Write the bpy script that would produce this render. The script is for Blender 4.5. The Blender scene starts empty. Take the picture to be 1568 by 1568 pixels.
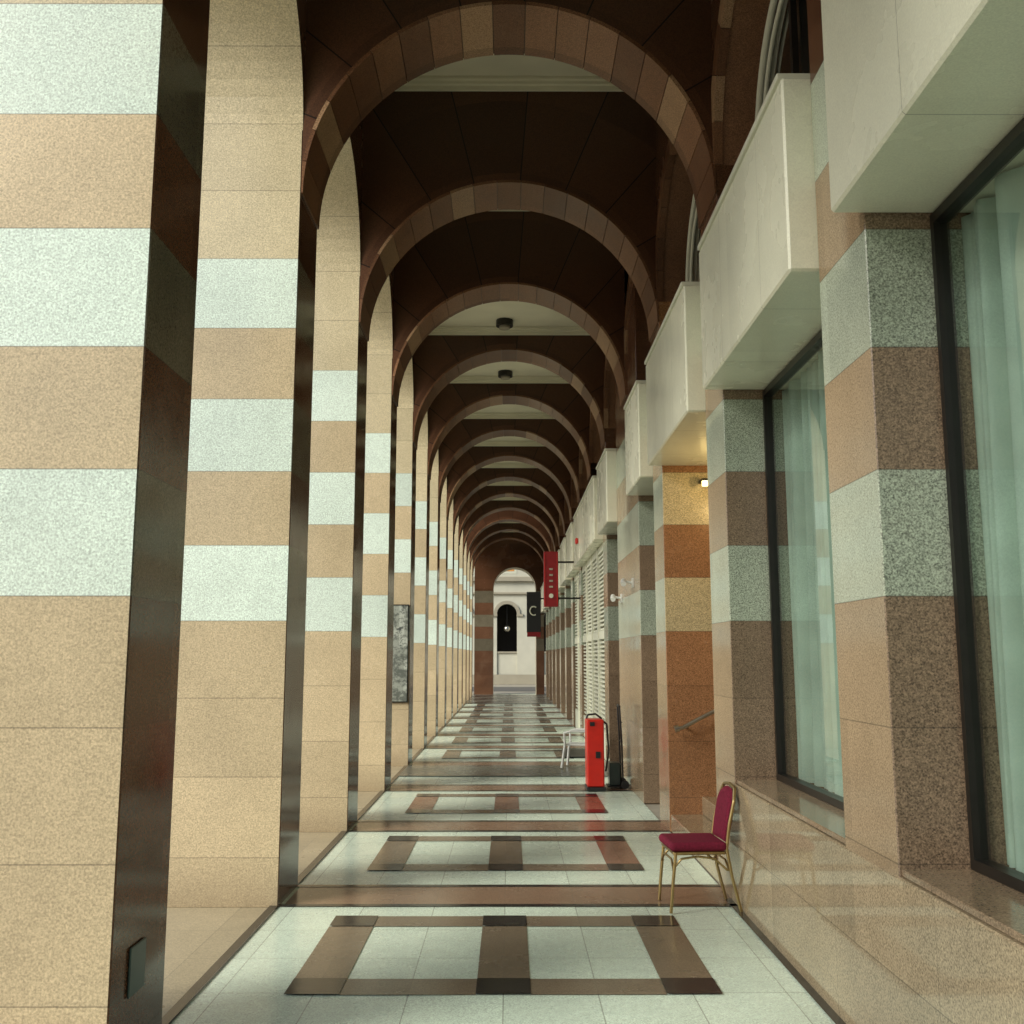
import bpy, math, random, mathutils
from mathutils import Vector
random.seed(7)
S=bpy.context.scene
S.view_settings.view_transform='Standard'; S.view_settings.look='None'; S.view_settings.exposure=0
COL=S.collection
# ---------------------------------------------------------------- materials
def newmat(name):
    m=bpy.data.materials.new(name); m.use_nodes=True
    nt=m.node_tree; b=nt.nodes['Principled BSDF']
    return m,nt,b
class N:
    def __init__(s,nt): s.nt=nt
    def n(s,t,**k):
        x=s.nt.nodes.new(t)
        for a,v in k.items(): setattr(x,a,v)
        return x
    def link(s,a,b): s.nt.links.new(a,b)
    def val(s,sock,v):
        if isinstance(v,(int,float)): sock.default_value=v
        elif isinstance(v,(tuple,list)): sock.default_value=(v[0],v[1],v[2],1) if len(sock.default_value)==4 else v
        else: s.link(v,sock)
    def m(s,op,a,b=0.0,c=None):
        x=s.n('ShaderNodeMath',operation=op); s.val(x.inputs[0],a); s.val(x.inputs[1],b)
        if c is not None: s.val(x.inputs[2],c)
        return x.outputs[0]
    def mix(s,f,a,b,bl='MIX'):
        x=s.n('ShaderNodeMix',data_type='RGBA',blend_type=bl); s.val(x.inputs[0],f); s.val(x.inputs[6],a); s.val(x.inputs[7],b)
        return x.outputs[2]
    def coord(s):
        t=s.n('ShaderNodeTexCoord'); q=s.n('ShaderNodeSeparateXYZ'); s.link(t.outputs['Object'],q.inputs[0])
        return t.outputs['Object'],q.outputs[0],q.outputs[1],q.outputs[2]
    def noise(s,vec,sc,det=3,ro=.5):
        x=s.n('ShaderNodeTexNoise'); s.link(vec,x.inputs['Vector']); x.inputs['Scale'].default_value=sc
        x.inputs['Detail'].default_value=det; x.inputs['Roughness'].default_value=ro
        return x.outputs['Fac']
    def vor(s,vec,sc):
        x=s.n('ShaderNodeTexVoronoi'); s.link(vec,x.inputs['Vector']); x.inputs['Scale'].default_value=sc
        return x.outputs['Color']
    def rng(s,v,a,b,c,d):
        x=s.n('ShaderNodeMapRange'); s.val(x.inputs[0],v)
        for i,q in enumerate((a,b,c,d)): x.inputs[i+1].default_value=q
        return x.outputs[0]
    def bw(s,c):
        x=s.n('ShaderNodeSeparateColor'); s.link(c,x.inputs[0]); return x.outputs[0]
    def line(s,co,period,off,w):
        f=s.m('FRACT',s.m('DIVIDE',s.m('SUBTRACT',co,off-w/2),period))
        return s.m('LESS_THAN',f,w/period)
    def wn(s,a,b,c=0.0):
        cx=s.n('ShaderNodeCombineXYZ'); s.val(cx.inputs[0],a); s.val(cx.inputs[1],b); s.val(cx.inputs[2],c)
        w=s.n('ShaderNodeTexWhiteNoise'); s.link(cx.outputs[0],w.inputs[0]); return w.outputs[0]
    def grey(s,f):
        x=s.n('ShaderNodeCombineColor'); 
        for i in range(3): s.link(f,x.inputs[i])
        return x.outputs[0]
def setp(b,**k):
    mp=dict(rough='Roughness',spec='Specular IOR Level',metal='Metallic',coat='Coat Weight',trans='Transmission Weight')
    for a,v in k.items(): b.inputs[mp[a]].default_value=v
def simple(name,col,rough=.5,spec=.5,metal=0,var=.12,sc=8,coat=0):
    m,nt,b=newmat(name); g=N(nt); v,x,y,z=g.coord()
    n=g.rng(g.noise(v,sc,2,.6),.3,.7,1-var,1+var)
    g.link(g.mix(1.0,col,g.grey(n),'MULTIPLY'),b.inputs['Base Color'])
    setp(b,rough=rough,spec=spec,metal=metal,coat=coat)
    return m
def granite(name,beige,white=None,top=None,rough=.3,spec=.5,speck=.3,sc=130,banded=True,jh=.54,jo=.33,vj=None,var=.1,mortar=.45,whitespeck=None,coat=0,stain=.3,grime=False):
    m,nt,b=newmat(name); g=N(nt); v,x,y,z=g.coord()
    idx=g.m('FLOOR',g.m('DIVIDE',g.m('SUBTRACT',z,jo),jh))
    vx=g.m('FLOOR',g.m('MULTIPLY',g.m('ADD',y,100.0),1/1.475)); 
    blk=g.wn(idx,vx,g.m('FLOOR',g.m('MULTIPLY',x,.3)))
    base=beige
    bandm=None
    if banded:
        par=g.m('FLOORED_MODULO',idx,2.0)
        w=g.m('MULTIPLY',g.m('GREATER_THAN',par,.5),g.m('GREATER_THAN',idx,2.5))
        w=g.m('MULTIPLY',w,g.m('LESS_THAN',idx,8.5)); bandm=w
        base=g.mix(w,beige,white)
        if top: 
            base=g.mix(g.m('GREATER_THAN',z,4.65),base,top)
    bn=g.noise(v,1.1,4,.65)
    big=g.rng(bn,.3,.7,1-var,1+var)
    bl=g.rng(blk,0,1,1-var*.9,1+var*.9)
    col=g.mix(1.0,base,g.grey(g.m('MULTIPLY',big,bl)),'MULTIPLY')
    s1=g.noise(v,sc,1,.7); s2=g.bw(g.vor(v,sc*1.1))
    sp=g.m('ADD',g.rng(s1,.35,.65,-1,1),g.rng(s2,0,1,-.8,.8))
    amt=speck if not(banded and whitespeck) else g.m('ADD',g.m('MULTIPLY',bandm,whitespeck-speck),speck)
    f=g.m('ADD',g.m('MULTIPLY',g.m('MULTIPLY',sp,.55),amt),1.0)
    col=g.mix(1.0,col,g.grey(f),'MULTIPLY')
    if stain:
        st=g.rng(bn,.56,.75,0,stain)
        col=g.mix(st,col,(.16,.12,.08))
    if grime:
        gr=g.m('MULTIPLY',g.rng(z,0,.35,.6,0),g.rng(bn,.35,.65,.4,1))
        col=g.mix(gr,col,(.14,.10,.06))
    jl=g.line(z,jh,jo,.006)
    if vj:
        jl=g.m('MAXIMUM',jl,g.line(y,vj,.3,.005))
    col=g.mix(g.m('MULTIPLY',jl,mortar),col,(.03,.025,.02))
    g.link(col,b.inputs['Base Color'])
    r=g.m('ADD',g.rng(bn,.3,.7,-.06,.08),rough)
    g.link(r,b.inputs['Roughness'])
    b.inputs['Specular IOR Level'].default_value=spec
    return m
M={}
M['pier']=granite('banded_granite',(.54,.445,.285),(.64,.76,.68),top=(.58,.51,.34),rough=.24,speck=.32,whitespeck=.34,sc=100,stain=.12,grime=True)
M['pier_shaded']=granite('banded_granite_shaded',(.12,.058,.032),(.13,.115,.08),top=(.07,.032,.016),rough=.13,speck=.5,var=.2)  # banded pier granite again, with the shade of unlit faces put into its colour
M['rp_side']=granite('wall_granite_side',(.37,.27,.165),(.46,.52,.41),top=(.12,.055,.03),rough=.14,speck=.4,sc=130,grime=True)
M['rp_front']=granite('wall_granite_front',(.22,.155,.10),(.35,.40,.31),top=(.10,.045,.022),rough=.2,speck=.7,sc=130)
M['door_wall']=granite('entrance_granite',(.34,.17,.08),(.55,.46,.27),top=(.3,.15,.06),rough=.25,speck=.55,sc=110)
M['plinth']=granite('plinth_granite',(.36,.29,.185),rough=.07,speck=.5,banded=False,jh=.42,jo=.0,vj=1.18,var=.16,sc=120)
M['facade']=granite('facade_stone',(.52,.45,.31),rough=.5,speck=.2,banded=False,vj=1.4)
M['sill']=granite('sill_granite',(.30,.22,.14),rough=.12,speck=.5,banded=False,jh=5,vj=1.2)
RING=[granite('arch_stone_%d'%i,c,rough=.4,spec=.22,speck=.5,banded=False,jh=50,var=.2) for i,c in enumerate([(.16,.078,.038),(.195,.10,.052),(.12,.056,.027),(.29,.18,.10)])]
M['lintel']=granite('cream_lintel_stone',(.80,.81,.64),rough=.25,speck=.08,banded=False,jh=50,jo=-1,vj=1.02,var=.05,mortar=.5,stain=0)
M['ceiling']=simple('ceiling_plaster',(.80,.78,.60),.8,var=.06,sc=1.5)
def spandrel():
    m,nt,b=newmat('spandrel_stone'); g=N(nt); v,x,y,z=g.coord()
    a=g.m('ARCTAN2',z,x)
    fr=g.m('FRACT',g.m('MULTIPLY',g.m('ADD',a,.08),10/math.pi))
    r=g.m('SQRT',g.m('ADD',g.m('MULTIPLY',x,x),g.m('MULTIPLY',z,z)))
    ln=g.m('LESS_THAN',g.m('MULTIPLY',fr,g.m('MULTIPLY',r,.31)),.012)
    idx=g.m('FLOOR',g.m('MULTIPLY',g.m('ADD',a,.08),10/math.pi))
    k=g.rng(g.wn(idx,g.m('FLOOR',g.m('MULTIPLY',r,1.2))),0,1,.75,1.25)
    col=g.mix(1.0,(.078,.034,.017),g.grey(g.m('MULTIPLY',k,g.rng(g.noise(v,90,1,.7),.3,.7,.75,1.25))),'MULTIPLY')
    col=g.mix(ln,col,(.006,.004,.003))
    g.link(col,b.inputs['Base Color']); setp(b,rough=.32,spec=.35)
    return m
M['spandrel']=spandrel()
M['brown']=granite('upper_wall_granite',(.095,.042,.021),rough=.25,speck=.4,banded=False,jh=.54,vj=1.15,var=.2)
def floor_mat(name,colr,period=.4815,offx=-.03,rough=.17,speck=.35,seam=.4,var=.07,sc=140):
    m,nt,b=newmat(name); g=N(nt); v,x,y,z=g.coord()
    ix=g.m('FLOOR',g.m('DIVIDE',g.m('SUBTRACT',x,offx),period)); iy=g.m('FLOOR',g.m('DIVIDE',g.m('SUBTRACT',y,4.2),.59))
    bn=g.noise(v,1.6,6,.7)
    k=g.m('MULTIPLY',g.rng(g.wn(ix,iy),0,1,1-var,1+var),g.rng(bn,.3,.7,1.06,.88))
    s1=g.noise(v,sc,1,.7); s2=g.bw(g.vor(v,sc))
    sp=g.m('ADD',g.rng(s1,.35,.65,-1,1),g.rng(s2,0,1,-.8,.8))
    k=g.m('MULTIPLY',k,g.m('ADD',g.m('MULTIPLY',sp,speck*.5),1.0))
    col=g.mix(1.0,colr,g.grey(k),'MULTIPLY')
    ln=g.m('MAXIMUM',g.line(x,period,offx,.006),g.line(y,.59,4.2,.006))
    col=g.mix(g.m('MULTIPLY',ln,seam),col,(.10,.09,.07))
    sf=g.rng(g.noise(v,5,8,.8),.60,.72,0,.22)
    col=g.mix(sf,col,(.22,.19,.14))
    g.link(col,b.inputs['Base Color'])
    g.link(g.m('ADD',g.rng(bn,.3,.7,-.05,.1),rough),b.inputs['Roughness'])
    return m
M['floor']=floor_mat('terrazzo_floor',(.68,.81,.67),rough=.24,seam=.55)
M['fbrown']=floor_mat('brown_inlay',(.21,.165,.11),rough=.22,seam=.2)
M['fstripe']=floor_mat('brown_stripe',(.24,.155,.10),rough=.22,seam=.2)
M['fred']=floor_mat('red_inlay',(.27,.14,.09),rough=.22,seam=.2)
M['fblack']=floor_mat('black_inlay',(.022,.022,.022),rough=.17,seam=0)
M['fgrey']=floor_mat('grey_floor',(.13,.135,.11),period=.3,rough=.24,seam=.5)
M['fbeige']=floor_mat('beige_paving',(.42,.36,.24),rough=.3,period=.9)
M['frame']=simple('bronze_frame',(.02,.018,.015),.35,metal=.3)
M['steel']=simple('brushed_steel',(.5,.48,.42),.3,metal=1)
M['brass']=simple('brass_tube',(.42,.31,.14),.3,metal=1)
M['fabric']=simple('burgundy_fabric',(.17,.014,.035),.85,var=.25,sc=60,spec=.2)
M['red']=simple('red_paint',(.62,.02,.01),.35,var=.08)
M['darkred']=simple('dark_red_sign',(.22,.008,.012),.4)
M['black']=simple('black_plastic',(.015,.015,.016),.4)
M['white']=simple('white_plastic',(.75,.77,.72),.35,var=.05)
M['cream']=simple('cream_paint',(.62,.63,.50),.5,var=.06,sc=3)
M['dark']=simple('dark_interior',(.03,.025,.02),.7)
M['room']=simple('room_wall',(.35,.33,.26),.7)
M['teal']=simple('teal_plate',(.03,.06,.055),.3)
M['orange']=simple('orange_paint',(.65,.28,.06),.6)
M['asphalt']=simple('asphalt',(.12,.115,.10),.8,var=.2,sc=40)
M['ground']=simple('paving_ground',(.36,.33,.26),.7,var=.15,sc=2)
M['bfac']=simple('pale_facade',(.52,.51,.41),.7,var=.08,sc=1)
M['bfac2']=simple('facade_trim',(.34,.31,.23),.7,var=.08,sc=1)
def glass():
    m=bpy.data.materials.new('window_glass'); m.use_nodes=True; nt=m.node_tree; nt.nodes.clear(); g=N(nt)
    o=g.n('ShaderNodeOutputMaterial'); mx=g.n('ShaderNodeMixShader'); t=g.n('ShaderNodeBsdfTransparent'); gl=g.n('ShaderNodeBsdfGlossy')
    t.inputs[0].default_value=(.90,.95,.92,1); gl.inputs['Roughness'].default_value=0.01
    ge=g.n('ShaderNodeNewGeometry'); dp=g.n('ShaderNodeVectorMath',operation='DOT_PRODUCT')
    g.link(ge.outputs['Normal'],dp.inputs[0]); g.link(ge.outputs['Incoming'],dp.inputs[1])
    c=g.m('SUBTRACT',1.0,g.m('ABSOLUTE',dp.outputs['Value']))
    f=g.m('ADD',g.m('MULTIPLY',g.m('POWER',c,4.0),.85),.10)   # Schlick-like, coated glass
    g.link(f,mx.inputs[0]); g.link(t.outputs[0],mx.inputs[1]); g.link(gl.outputs[0],mx.inputs[2]); g.link(mx.outputs[0],o.inputs[0])
    return m
M['glass']=glass()
def curtain():
    m=bpy.data.materials.new('sheer_curtain'); m.use_nodes=True; nt=m.node_tree; nt.nodes.clear(); g=N(nt)
    o=g.n('ShaderNodeOutputMaterial'); mx=g.n('ShaderNodeMixShader'); d=g.n('ShaderNodeBsdfDiffuse'); t=g.n('ShaderNodeBsdfTranslucent')
    v,x,y,z=g.coord()
    c=g.mix(1.0,(.50,.66,.57),g.grey(g.rng(g.noise(v,3,2,.6),.3,.7,.85,1.12)),'MULTIPLY')
    g.link(c,d.inputs[0]); g.link(c,t.inputs[0]); mx.inputs[0].default_value=.2
    g.link(d.outputs[0],mx.inputs[1]); g.link(t.outputs[0],mx.inputs[2]); g.link(mx.outputs[0],o.inputs[0])
    return m
M['curtain']=curtain()
def emis(name,c,s):
    m,nt,b=newmat(name); b.inputs['Base Color'].default_value=(*c,1); b.inputs['Emission Color'].default_value=(*c,1); b.inputs['Emission Strength'].default_value=s; return m
M['lamp']=emis('lamp_glow',(1,.75,.3),6)
def poster():
    m,nt,b=newmat('poster_print'); g=N(nt); v,x,y,z=g.coord()
    n=g.noise(v,9,6,.8); f=g.rng(n,.45,.55,0,1)
    blk=g.m('GREATER_THAN',g.wn(g.m('FLOOR',g.m('MULTIPLY',x,12.0)),g.m('FLOOR',g.m('MULTIPLY',z,6.0))),.5)
    c=g.mix(f,(.04,.05,.045),(.42,.46,.40)); c=g.mix(g.m('MULTIPLY',blk,.5),c,(.16,.18,.15))
    g.link(c,b.inputs['Base Color']); return m
M['poster']=poster()
# ---------------------------------------------------------------- geometry helpers
def empty(name,parent=None):
    e=bpy.data.objects.new(name,None); COL.objects.link(e); e.parent=parent; return e
def mk(name,verts,faces,mats,fm=None,parent=None,loc=(0,0,0),smooth=False):
    me=bpy.data.meshes.new(name); 
    if loc!=(0,0,0): verts=[(v[0]-loc[0],v[1]-loc[1],v[2]-loc[2]) for v in verts]
    me.from_pydata(verts,[],faces)
    for m in mats: me.materials.append(m)
    if fm: 
        for p,i in zip(me.polygons,fm): p.material_index=i
    if smooth:
        for p in me.polygons: p.use_smooth=True
    me.update()
    o=bpy.data.objects.new(name,me); COL.objects.link(o); o.location=loc; o.parent=parent; return o
BF={'-z':(0,3,2,1),'+z':(4,5,6,7),'-y':(0,1,5,4),'+x':(1,2,6,5),'+y':(2,3,7,6),'-x':(3,0,4,7)}
def bv(x0,x1,y0,y1,z0,z1): return [(x0,y0,z0),(x1,y0,z0),(x1,y1,z0),(x0,y1,z0),(x0,y0,z1),(x1,y0,z1),(x1,y1,z1),(x0,y1,z1)]
def box(name,x0,x1,y0,y1,z0,z1,mat,parent=None,bevel=0,fm=None,seg=1):
    mats=[mat]; idx=[]; faces=[]
    for k,f in BF.items():
        faces.append(f)
        if fm and k in fm:
            if fm[k] not in mats: mats.append(fm[k])
            idx.append(mats.index(fm[k]))
        else: idx.append(0)
    o=mk(name,bv(x0,x1,y0,y1,z0,z1),faces,mats,idx,parent)
    if bevel:
        b=o.modifiers.new('b','BEVEL'); b.width=bevel; b.segments=seg
        if seg>1:
            for p in o.data.polygons: p.use_smooth=True
            b.harden_normals=True
    return o
def boxes(name,lst,mat,parent=None):
    V=[];F=[]
    for q in lst:
        n=len(V); V+=bv(*q); F+=[tuple(n+i for i in f) for f in BF.values()]
    return mk(name,V,F,[mat],None,parent)
def sheet(name,rects,z,mat,parent=None):
    V=[];F=[]
    for (x0,x1,y0,y1) in rects:
        n=len(V); V+=[(x0,y0,z),(x1,y0,z),(x1,y1,z),(x0,y1,z)]; F.append((n,n+1,n+2,n+3))
    return mk(name,V,F,[mat],None,parent)
def pane(name,x,y0,y1,z0,z1,parent):
    return mk(name,[(x,y0,z0),(x,y0,z1),(x,y1,z1),(x,y1,z0)],[(0,1,2,3)],[M['glass']],None,parent)
def tube(name,pts,r,mat,parent=None,smooth=True,cyc=False):
    cu=bpy.data.curves.new(name,'CURVE'); cu.dimensions='3D'; cu.bevel_depth=r; cu.bevel_resolution=4; cu.use_fill_caps=True
    if smooth:
        sp=cu.splines.new('NURBS'); sp.order_u=3; sp.use_endpoint_u=True
    else: sp=cu.splines.new('POLY')
    sp.points.add(len(pts)-1); sp.use_cyclic_u=cyc
    for p,q in zip(sp.points,pts): p.co=(*q,1)
    cu.materials.append(mat)
    o=bpy.data.objects.new(name,cu); COL.objects.link(o); o.parent=parent; return o
def cyl(name,p0,p1,r,mat,parent=None,n=20): return tube(name,[p0,p1],r,mat,parent,smooth=False)
# ---------------------------------------------------------------- arcade
XL,XO=-1.58,-2.42
XR,XW=1.57,1.88
P0,DP,SP=4.18,.65,2.95
KS=list(range(-2,14))
yk=lambda k:P0+SP*k
A=empty('arcade_building')
TOP=8.0
ZC,R=5.17,1.56
ZL=5.68
GAP=10
for k in KS:
    y=yk(k)
    box('stone_pillar',XO,XL,y,y+DP,0,TOP+1.5,M['pier'],A,bevel=.006,fm={'+x':M['pier_shaded'],'+y':M['pier_shaded']})  # inward and rear faces take the copy with shade painted in
def arch_panel(name,u0,u1,v0,v1,cu,zc,r,zt,axis,mats,parent,n=28,origin=False):
    V=[];F=[];I=[]
    prof=[]
    for i in range(n+1):
        a=math.pi-math.pi*i/n
        prof.append((cu+r*math.cos(a),zc+r*math.sin(a)))
    if prof[0][0]>u0+1e-4: prof=[(u0,zc)]+prof
    if prof[-1][0]<u1-1e-4: prof=prof+[(u1,zc)]
    def P(u,v,z): return (u,v,z) if axis=='x' else (v,u,z)
    for u,z in prof:
        V+= [P(u,v0,z),P(u,v0,zt),P(u,v1,z),P(u,v1,zt)]
    for i in range(len(prof)-1):
        a=4*i;b=a+4
        F+=[(a,b,b+1,a+1),(b+2,a+2,a+3,b+3),(a,a+2,b+2,b)]; I+=[0,1,2]
    loc=(cu,(v0+v1)/2,zc) if origin else (0,0,0)
    return mk(name,V,F,mats,I,parent,loc)
def ring(name,cu,zc,r0,r1,v0,v1,axis,parent,n=17,clampu=None,mats=RING,weights=(5,3,4,1),gap=.0025):
    V=[];F=[];I=[]
    def P(u,v,z): return (u,v,z) if axis=='x' else (v,u,z)
    for s in range(n):
        a0=math.pi*s/n+gap; a1=math.pi*(s+1)/n-gap; mi=random.choices(range(len(mats)),weights)[0]
        sub=4; n0=len(V)
        for j in range(sub+1):
            a=a0+(a1-a0)*j/sub
            for r in (r0,r1):
                rr=r
                if clampu and abs(math.cos(a))*r>clampu: rr=clampu/abs(math.cos(a))
                rr=max(rr,r0)
                u=cu+rr*math.cos(a); z=zc+rr*math.sin(a)
                V.append(P(u,v0,z)); V.append(P(u,v1,z))
        for j in range(sub):
            a=n0+4*j;b=a+4
            F+=[(a,a+2,b+2,b),(a+1,b+1,b+3,a+3),(a,b,b+1,a+1),(a+2,a+3,b+3,b+2)]; I+=[mi]*4
        F+=[(n0,n0+1,n0+3,n0+2),(n0+4*sub,n0+4*sub+2,n0+4*sub+3,n0+4*sub+1)]; I+=[mi]*2
    return mk(name,V,F,mats,I,parent)
for k in KS:
    y=yk(k)
    ct=7.9 if k<=2 else 7.1
    arch_panel('arch_spandrel',XL,XR,y,y+DP,(XL+XR)/2,ZC,R+.014,TOP,'x',[M['spandrel']]*3,A,origin=True)
    ring('stone_arch',(XL+XR)/2,ZC,R,R+.03,y-.004,y+DP+.004,'x',A,n=19,clampu=1.572,weights=(5,4,4,2))
    y0,y1=y+DP,y+SP
    if k==GAP: continue
    arch_panel('facade_arch',y0,y1,XO,XL,(y0+y1)/2,ZL,1.15,TOP+1.5,'y',[M['facade'],M['brown'],M['pier']],A)
    box('ceiling_bay',XL,XR,y0,y1,ct,ct+.1,M['ceiling'],A)
    for j,(d,h) in enumerate(((.03,.12),(.07,.07),(.11,.035))):
        box('ceiling_cornice',XL+.002,XR-.002,y1-d,y1-.002*j-.003,ct-h,ct-.002-.001*j,M['ceiling'],A)
        box('ceiling_cornice',XL+.002,XR-.002,y0+.003,y0+d,ct-h,ct-.002-.001*j,M['ceiling'],A)
box('roof_slab',XO+.02,8,yk(-2)-.3,yk(GAP)+DP,TOP+.12,TOP+3.5,M['facade'],A)
box('roof_slab',XO+.02,8,yk(GAP+1),yk(13)+SP,TOP+.12,TOP+3.5,M['facade'],A)
# ---- right wall
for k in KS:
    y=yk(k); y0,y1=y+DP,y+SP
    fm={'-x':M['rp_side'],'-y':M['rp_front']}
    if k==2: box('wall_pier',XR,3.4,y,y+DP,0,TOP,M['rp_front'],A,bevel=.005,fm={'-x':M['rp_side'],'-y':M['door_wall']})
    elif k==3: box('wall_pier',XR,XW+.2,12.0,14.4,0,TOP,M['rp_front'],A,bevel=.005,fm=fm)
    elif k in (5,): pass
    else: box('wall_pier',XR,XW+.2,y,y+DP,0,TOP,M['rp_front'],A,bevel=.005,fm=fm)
    yb0,yb1=y0,y1
    if k==2: yb1=12.0
    if k==3: yb0=14.4
    if k==4: yb1=yk(6)
    if k!=5:
        box('cream_lintel',1.42,XW+.3,yb0+.004,yb1-.004,3.64,4.70,M['lintel'],A,bevel=.012)
        box('cream_lintel_cap',1.405,XW,yb0+.03,yb1-.03,4.703,4.74,M['cream'],A,bevel=.004)
    arch_panel('wall_arch',y0,y1,XR,XW,(y0+y1)/2,5.4,1.15,TOP,'y',[M['brown'],M['brown'],RING[1]],A)
    ring('wall_arch_trim',(y0+y1)/2,5.4,1.135,1.30,XR-.02,XR+.05,'y',A,n=11,clampu=1.148)
    box('wall_jamb',XR+.06,XW-.002,y0+.001,y0+.03,4.75,5.4,M['brown'],A)
    cy=(y0+y1)/2
    for rr in (.98,.80):
        pts=[(XW-.03,cy-rr,4.75)]+[(XW-.03,cy-rr*math.cos(math.pi*i/20),5.35+rr*math.sin(math.pi*i/20)) for i in range(21)]+[(XW-.03,cy+rr,4.75)]
        tube('lunette_frame',pts,.026 if rr>.9 else .016,M['cream'],A,smooth=False)
    box('lunette_mullion',XW-.05,XW-.01,cy-.025,cy+.025,4.75,6.18,M['frame'],A)
    pane('lunette_pane',XW+.005,y0,y1,4.72,6.6,A)
box('wall_core',2.75,8,yk(-2),7.6,0,TOP+.1,M['room'],A)
box('wall_core',3.42,8,7.6,10.7,0,TOP+.1,M['dark'],A)
box('wall_core',2.3,8,10.7,yk(13)+SP,0,TOP+.1,M['dark'],A)
box('upper_core',XW+.25,2.74,yk(-2),yk(13),4.72,TOP,M['dark'],A)
box('wall_plinth',XR-.005,2.7,-4,7.32,0,.82,M['plinth'],A,bevel=.008)
box('window_sill',XR+.012,2.72,-4,7.30,.822,.85,M['sill'],A,bevel=.004)
for (a,b) in ((yk(-1)+DP,yk(0)),(yk(0)+DP,yk(1)),(yk(-2)+DP,yk(-1))):
    x=XW-.02
    boxes('window_frame',[(x,x+.07,a+.002,a+.035,.852,3.63),(x,x+.07,b-.035,b-.002,.852,3.63),(x,x+.07,a+.035,b-.035,.852,.895),(x,x+.07,a+.035,b-.035,3.585,3.63)],M['frame'],A)
    pane('window_pane',x+.03,a+.03,b-.03,.88,3.6,A)
    V=[];F=[];n=420
    zs=[.87,1.3,1.8,2.3,2.8,3.2,3.62]
    for zi,z in enumerate(zs):
        for i in range(n+1):
            t=i/n; y=a-.1+(b-a+.2)*t
            ph=t*78+2.2*math.sin(t*11+a)+1.1*math.sin(t*27)+.35*math.sin(z*1.1+t*14)
            amp=.040+.018*math.sin(t*23+1)+.004*(3.6-z)
            s=math.sin(ph); s=math.copysign(abs(s)**.75,s)
            V.append((2.03+amp*s+.012*math.sin(ph*2.3+z*.8),y+.012*math.cos(ph),z))
    for zi in range(len(zs)-1):
        for i in range(n):
            q=zi*(n+1)+i; F.append((q,q+1,q+n+2,q+n+1))
    mk('window_curtain',V,F,[M['curtain']],None,A,smooth=True)
e0,e1=yk(1)+DP,yk(2)
box('entrance_step',XR+.01,3.4,7.33,e1-.002,0,.17,M['plinth'],A,bevel=.008)
box('entrance_step',XR+.32,3.4,7.33,e1-.002,.171,.34,M['plinth'],A,bevel=.008)
box('entrance_step',XR+.64,3.4,7.33,e1-.002,.341,.5,M['plinth'],A,bevel=.008)
box('entrance_ceiling',XW+.31,3.4,e0-.1,e1-.002,3.72,4.6,M['cream'],A)
box('entrance_side_wall',XW+.21,3.4,e0-.25,e0-.06,0.5,4.6,M['door_wall'],A)
H=empty('handrail')
tube('rail',[(1.64,9.96,1.0),(1.7,9.96,1.01),(1.85,9.96,1.09),(2.6,9.96,1.45)],.02,M['steel'],H,smooth=False)
cyl('bracket',(1.75,9.96,1.03),(1.75,10.08,1.0),.012,M['steel'],H)
cyl('end_ball',(1.62,9.96,.995),(1.66,9.96,1.005),.034,M['steel'],H)
L=empty('wall_lamp')
cyl('glass_shade',(1.97,9.9,3.40),(1.97,9.9,3.45),.03,M['lamp'],L)
box('bracket',1.94,2.0,9.9,10.079,3.45,3.48,M['frame'],L)
def shop(y0,y1,x=XW-.02,colr='frame'):
    boxes('shopfront_frame',[(x,x+.07,y0,y0+.06,.02,3.63),(x,x+.07,y1-.06,y1,.02,3.63),(x,x+.07,y0+.06,y1-.06,.02,.3),(x,x+.07,y0+.06,y1-.06,2.5,2.58),(x,x+.07,(y0+y1)/2-.04,(y0+y1)/2+.04,.3,2.5)],M[colr],A)
    pane('shopfront_glass',x+.03,y0+.05,y1-.05,.2,3.62,A)
shop(yk(2)+DP,12.0); shop(14.4,yk(4))
for k in range(6,14): shop(yk(k)+DP,yk(k+1),colr='frame' if k%2 else 'cream')
ls=[];fr=[]
ya,yb=yk(4)+DP,24.6
nb=6; w=(yb-ya)/nb
for i in range(nb):
    p=ya+i*w
    fr+= [(1.585,1.72,p,p+.16,0,3.63),]
    fr+= [(1.60,1.70,p+.16,p+w,0,.45),(1.60,1.70,p+.16,p+w,2.0,2.14),(1.60,1.70,p+.16,p+w,3.5,3.63)]
    z=.5
    while z<3.46:
        if not(1.95<z<2.14): ls.append((1.615,1.66,p+.165,p+w-.005,z,z+.035))
        z+=.075
boxes('louver_frame',fr,M['cream'],A); boxes('louver_slats',ls,M['cream'],A)
box('louver_backing',1.705,1.8,ya,yb,0,3.63,M['dark'],A)
ye=45.4
arch_panel('end_wall',XL,XR,ye,ye+1.1,.24,4.75,.97,TOP,'x',[M['brown'],M['brown'],M['facade']],A)
box('end_wall_jamb',XL,.24-.97,ye,ye+1.1,0,4.75,M['pier_shaded'],A,fm={'+x':M['facade']})
box('end_wall_jamb',.24+.97,XR,ye,ye+1.1,0,4.75,M['pier_shaded'],A,fm={'-x':M['facade']})
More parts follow.
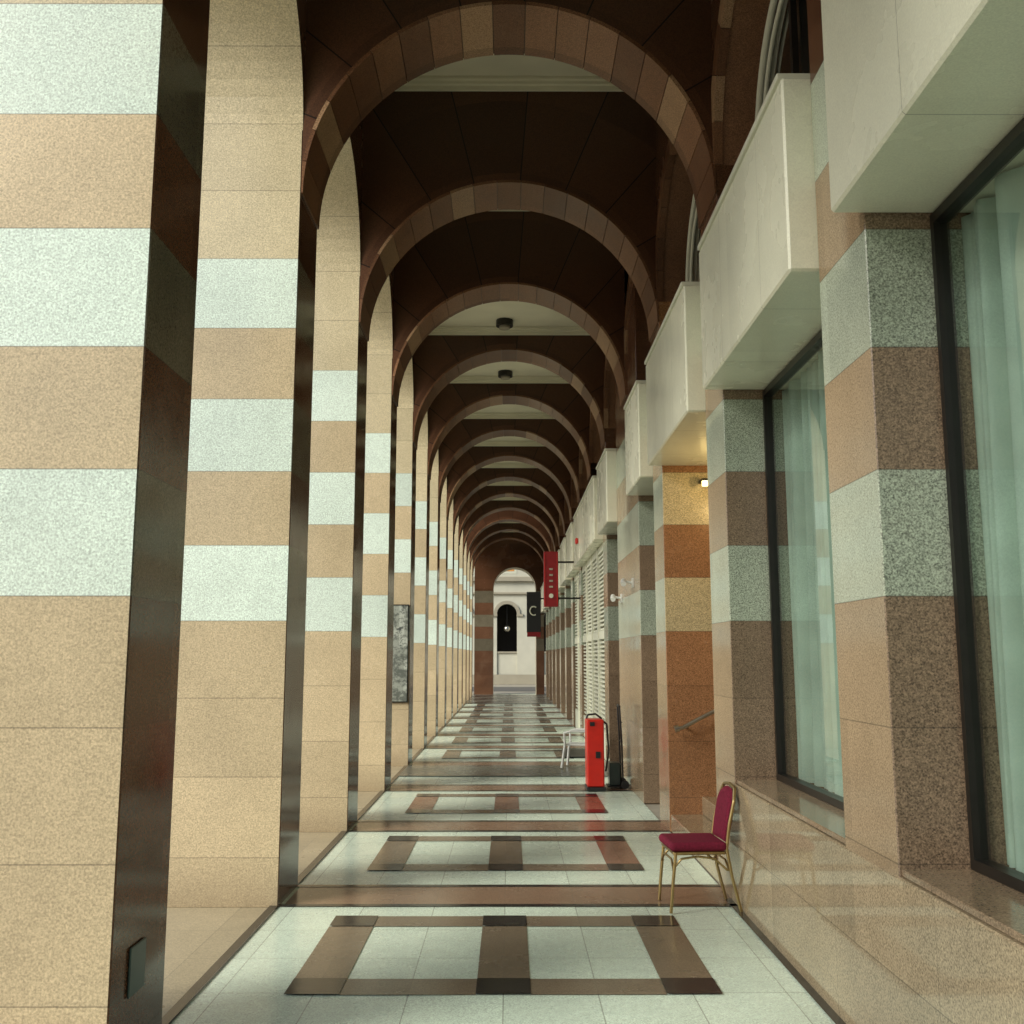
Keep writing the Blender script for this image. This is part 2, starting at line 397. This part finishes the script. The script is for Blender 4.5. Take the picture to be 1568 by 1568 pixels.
# ---------------------------------------------------------------- floor
FL=empty('arcade_floor')
sheet('terrazzo',[(XL,XR,-5,46.6)],.004,M['floor'],FL)
br=[];bk=[];rd=[];stp=[]
cols=[-1.0,-.03,.94]; cw=.14
for k in range(-2,14):
    y=yk(k)
    stp.append((XL+.03,XR,y+.06,y+DP-.06)); bk+=[(XL,XR,y-.0,y+.06),(XL,XR,y+DP-.06,y+DP)]
    if k==13: continue
    r1=(y+1.16,y+1.41); r2=(y+2.45,y+2.70)
    if 3<=k<4: continue
    for (a,b) in (r1,r2):
        for c in cols: bk.append((c-cw,c+cw,a,b))
        for i in (0,1): br.append((cols[i]+cw,cols[i+1]-cw,a,b))
    for i,c in enumerate(cols):
        (rd if (i==2 and k in (1,2)) or (i<2 and k==2) else br).append((c-cw,c+cw,r1[1],r2[0]))
sheet('brown_inlay',br,.008,M['fbrown'],FL); sheet('red_inlay',rd,.008,M['fred'],FL); sheet('brown_stripe',stp,.008,M['fstripe'],FL)
bk+= [(XR-.055,XR-.006,-5,7.32)]
sheet('black_inlay',bk,.012,M['fblack'],FL)
sheet('black_border',[(XL-.055,XL,-5,46)],.016,M['fblack'],FL)
sheet('grey_paving',[(XL,XR,14.6,15.95),(XL,XR,36.7,45.3)],.016,M['fgrey'],FL)
mt=empty('door_mat'); box('mat',.95,1.5,17.2,18.6,.018,.03,M['black'],mt)
sheet('side_walk',[(-6,XL-.055,-6,47)],.003,M['fbeige'],FL)
G=mk('ground',[(-300,-300,-.01),(300,-300,-.01),(300,400,-.01),(-300,400,-.01)],[(0,1,2,3)],[M['ground']])
sheet('street',[(-60,60,50,57)],.002,M['asphalt'])
# ---------------------------------------------------------------- building beyond
B=empty('pale_arcaded_building')
yb=62
for i in range(-5,6):
    c=-.15+i*2.9
    arch_panel('wall_bay',c-1.45,c+1.45,yb,yb+.7,c,4.3,.62,6.4,'x',[M['bfac']]*3,B)
    box('pier',c-1.45,c-.62,yb,yb+.7,0,4.3,M['bfac'],B); box('pier',c+.62,c+1.45,yb,yb+.7,0,4.3,M['bfac'],B)
    ring('arch_trim',c,4.3,.62,.82,yb-.08,yb+.02,'x',B,mats=[M['bfac2']],weights=(1,),n=9)
    for s in (-1,1): box('impost',c+s*.8-.2,c+s*.8+.2,yb-.1,yb-.004,4.15,4.3,M['bfac2'],B)
    box('parapet',c-.62,c+.62,yb+.1,yb+.5,0,1.9,M['bfac'],B)
    box('parapet_cap',c-.62,c+.62,yb+.02,yb+.55,1.9,2.0,M['bfac2'],B)
    box('upper_window',c-.45,c+.45,yb-.03,yb+.02,6.95,8.6,M['orange'],B)
    box('window_surround',c-.6,c+.6,yb-.02,yb+.01,6.8,8.8,M['cream'],B)
    cyl('hanging_lantern_cord',(c,yb+.4,3.6),(c,yb+.4,4.92),.015,M['black'],B)
    bpy.ops.mesh.primitive_uv_sphere_add(radius=.2,location=(c,yb+.4,3.4)); o=bpy.context.object; o.name='lantern_globe'; o.data.materials.append(M['steel']); o.parent=B
box('upper_wall',-18,18,yb,yb+6,6.4,12,M['bfac'],B)
box('base_course',-18,18,yb-.1,yb-.004,0,.6,M['bfac2'],B)
box('cornice',-18,18,yb-.25,yb-.004,6.3,6.6,M['bfac2'],B,bevel=.03)
box('cornice',-18,18,yb-.15,yb-.005,5.5,5.65,M['bfac2'],B,bevel=.03)
box('back_wall',-18,18,yb+3,yb+6,0,6.38,M['dark'],B)
# ---------------------------------------------------------------- banquet chair
C=empty('banquet_chair')
def rbox(name,x0,x1,y0,y1,z0,z1,bw,mat,parent,rot=None):
    return box(name,x0,x1,y0,y1,z0,z1,mat,parent,bevel=bw,seg=4)
cy0,cy1=6.90,7.29
rbox('seat',1.02,1.44,cy0-.02,cy1+.02,.435,.50,.03,M['fabric'],C)
box('seat_rail',1.04,1.43,cy0,cy1,.41,.436,M['brass'],C,bevel=.006)
V=[];F=[]
outline=[]
W=.165
for i in range(13):
    a=math.pi*i/12; outline.append((W*math.cos(a)*1.0,.27+.09*math.sin(a)))
outline+= [(-W,.1),(-W*.85,0),(W*.85,0),(W,.1)]
def bp(s,t,d): return (1.445+.20*t-d+.0*s,(cy0+cy1)/2+s,.50+t)
n=len(outline)
for d,sc in ((-.018,1),(.0,1.06),(.018,1.0),(.03,.85)):
    for s,t in outline: V.append(bp(s*sc,.17+(t-.17)*sc,d))
for l in range(3):
    for i in range(n):
        j=(i+1)%n; F.append((l*n+i,l*n+j,(l+1)*n+j,(l+1)*n+i))
F+=[tuple(range(n-1,-1,-1)),tuple(range(3*n,4*n))]
mk('backrest',V,F,[M['fabric']],None,C)
pts=[(1.53,cy0+.0,0.012),(1.47,cy0+.0,.25),(1.435,cy0,.45),(1.46,cy0,.62),(1.50,cy0+.005,.78),(1.525,cy0+.06,.875),(1.53,(cy0+cy1)/2,.89),(1.525,cy1-.06,.875),(1.50,cy1-.005,.78),(1.46,cy1,.62),(1.435,cy1,.45),(1.47,cy1,.25),(1.53,cy1,.012)]
tube('back_frame',pts,.012,M['brass'],C)
for y in (cy0,cy1):
    tube('front_leg',[(1.015,y,.012),(1.035,y,.22),(1.06,y,.43)],.012,M['brass'],C)
    tube('side_brace',[(1.05,y,.33),(1.10,y,.385),(1.22,y,.40),(1.34,y,.385),(1.44,y,.30)],.008,M['brass'],C)
tube('front_brace',[(1.04,cy0,.3),(1.045,cy0+.08,.37),(1.045,cy1-.08,.37),(1.04,cy1,.3)],.008,M['brass'],C)
tube('rear_brace',[(1.45,cy0,.3),(1.445,cy0+.08,.36),(1.445,cy1-.08,.36),(1.45,cy1,.3)],.008,M['brass'],C)
sc=.925; ang=math.radians(4)
C.scale=(sc,sc,sc); C.rotation_euler=(0,0,ang)
C.location=Vector((1.325,7.14,.001))-mathutils.Matrix.Rotation(ang,3,'Z')@(Vector((1.30,7.1,0))*sc)
# ---------------------------------------------------------------- white plastic chair
P=empty('plastic_chair'); px,py=0,0
rbox('seat',px-.22,px+.22,py-.22,py+.22,.40,.43,.012,M['white'],P)
for sx in (-1,1):
    for sy in (-1,1):
        tube('leg',[(px+sx*.26,py+sy*.25,.02),(px+sx*.21,py+sy*.20,.41)],.024,M['white'],P,smooth=False)
    tube('armrest',[(px-.2,py+sx*.25,.4),(px-.21,py+sx*.26,.62),(px-.1,py+sx*.27,.65),(px+.2,py+sx*.25,.65)],.02,M['white'],P)
for i in range(6): box('back_slat',px+.235,px+.255,py-.2+i*.072,py-.16+i*.072,.44,.80,M['white'],P,bevel=.004)
tube('back_rim',[(px+.22,py-.23,.40),(px+.245,py-.23,.72),(px+.26,py-.12,.83),(px+.26,py+.12,.83),(px+.245,py+.23,.72),(px+.22,py+.23,.40)],.022,M['white'],P)
P.location=(1.06,15.6,.018); P.scale=(.85,.85,.86); P.rotation_euler=(0,0,math.radians(-15))
# ---------------------------------------------------------------- red cabinet
Rr=empty('red_cabinet')
rbox('body',.99,1.21,13.0,13.35,.06,.90,.02,M['red'],Rr)
box('base',.98,1.23,12.98,13.38,.012,.06,M['black'],Rr,bevel=.01)
box('label',1.10,1.16,12.99,12.999,.42,.50,M['black'],Rr)
box('slot',1.03,1.09,12.99,12.999,.82,.87,M['black'],Rr)
tube('hose',[(1.18,13.1,.90),(1.25,13.05,.84),(1.27,13.05,.5),(1.23,13.05,.25)],.012,M['black'],Rr)
tube('handle',[(1.0,13.2,.90),(1.02,13.2,.95),(1.12,13.2,.96),(1.2,13.2,.90)],.012,M['black'],Rr)
T=empty('folding_trolley')
for yy in (13.25,13.5):
    tube('rail',[(1.47,yy,.05),(1.46,yy,.6),(1.44,yy,1.0),(1.44,yy,1.05)],.012,M['black'],T,smooth=False)
tube('grip',[(1.44,13.25,1.05),(1.43,13.37,1.07),(1.44,13.5,1.05)],.015,M['black'],T)
for zz in (.3,.6,.85): cyl('rung',(1.465,13.25,zz),(1.465,13.5,zz),.008,M['black'],T)
box('toe_plate',1.27,1.47,13.24,13.51,.03,.045,M['black'],T)
rbox('carton',1.30,1.44,13.27,13.48,.046,.33,.01,M['teal'],T)
for yy in (13.22,13.53): cyl('wheel',(1.49,yy-.015,.065),(1.49,yy+.015,.065),.055,M['black'],T)
# ---------------------------------------------------------------- signs
s=empty('red_shop_sign')
box('panel',.76,1.08,22,22.1,2.78,4.0,M['darkred'],s,bevel=.01)
boxes('lettering',[(.88,.96,21.985,21.998,3.2+i*.13,3.24+i*.13) for i in range(4)],M['bfac2'],s)
cyl('disc',(.92,21.98,3.02),(.92,21.999,3.02),.05,M['cream'],s)
boxes('border',[(.78,.79,21.985,21.998,2.82,3.96),(1.05,1.06,21.985,21.998,2.82,3.96)],M['red'],s)
boxes('bracket',[(1.08,1.43,22.03,22.07,3.75,3.79),(1.08,1.6,22.03,22.07,2.95,2.99)],M['frame'],s)
s=empty('crescent_shop_sign')
box('panel',.52,.94,30,30.12,2.4,3.62,M['black'],s,bevel=.01)
box('red_strip',.53,.93,29.99,30.0,2.28,2.42,M['darkred'],s)
pts=[(.73+.11*math.cos(a),29.98,3.05+.13*math.sin(a)) for a in [math.radians(50+i*14) for i in range(19)]]
tube('crescent',pts,.02,M['cream'],s)
boxes('bracket',[(.94,1.6,30.04,30.08,3.4,3.44)],M['frame'],s)
s=empty('notice_poster')
box('board',-1.93,-1.60,yk(4)-.03,yk(4)-.008,.98,2.52,M['frame'],s)
box('print',-1.915,-1.615,yk(4)-.038,yk(4)-.031,1.0,2.50,M['poster'],s)
s=empty('socket_plate'); box('plate',XL+.002,XL+.012,4.36,4.54,.30,.50,M['teal'],s,bevel=.004)
for (yy,zz) in ((12.6,2.62),(13.9,2.5)):
    s=empty('security_camera')
    cyl('arm',(XR,yy,zz),(XR-.12,yy,zz+.02),.015,M['white'],s); cyl('body',(XR-.12,yy+.08,zz+.03),(XR-.14,yy-.12,zz-.02),.035,M['white'],s)
    box('base',XR-.02,XR-.002,yy-.05,yy+.05,zz-.06,zz+.06,M['white'],s)
s=empty('alarm_bell'); box('body',1.36,1.418,20.4,20.6,4.0,4.12,M['red'],s,bevel=.02)
for k in (3,4):
    s=empty('smoke_detector'); ct=7.1
    yy=yk(k)+2.55
    cyl('body',(-.08,yy,ct-.1),(-.08,yy,ct),.14,M['frame'],s); cyl('cap',(-.08,yy,ct-.14),(-.08,yy,ct-.1),.09,M['bfac2'],s)
# ---------------------------------------------------------------- light
w=bpy.data.worlds.new("World"); S.world=w; w.use_nodes=True
nt=w.node_tree; sky=nt.nodes.new('ShaderNodeTexSky'); sky.sky_type='NISHITA'; sky.sun_disc=False
el,az=math.radians(32),math.radians(56)
sky.sun_elevation=el; 
d=Vector((math.sin(az)*math.cos(el),math.cos(az)*math.cos(el),-math.sin(el)))
sky.sun_rotation=math.atan2(-d.x,-d.y)
sky.air_density=1.0; sky.dust_density=2; sky.ozone_density=1.2
nt.links.new(sky.outputs[0],nt.nodes['Background'].inputs[0]); nt.nodes['Background'].inputs[1].default_value=.15
ld=bpy.data.lights.new('sun','SUN'); ld.energy=3.3; ld.angle=math.radians(24); ld.color=(1,.97,.87)
lo=bpy.data.objects.new('sun',ld); COL.objects.link(lo); lo.rotation_euler=d.to_track_quat('-Z','Y').to_euler()
pl=bpy.data.lights.new('entrance_lamp_light','POINT'); pl.energy=14; pl.color=(1,.68,.28); pl.shadow_soft_size=.05
po=bpy.data.objects.new('entrance_lamp_light',pl); COL.objects.link(po); po.location=(2.3,9.2,3.3); po.parent=L
# ---------------------------------------------------------------- camera
cd=bpy.data.cameras.new('camera'); cd.lens=35.06; cd.sensor_width=36; cd.clip_end=1000; cd.clip_start=.05
co=bpy.data.objects.new('camera',cd); COL.objects.link(co); co.location=(0,0,1.7)
co.rotation_euler=(math.radians(90+8.24),0,math.radians(-.15))
S.camera=co
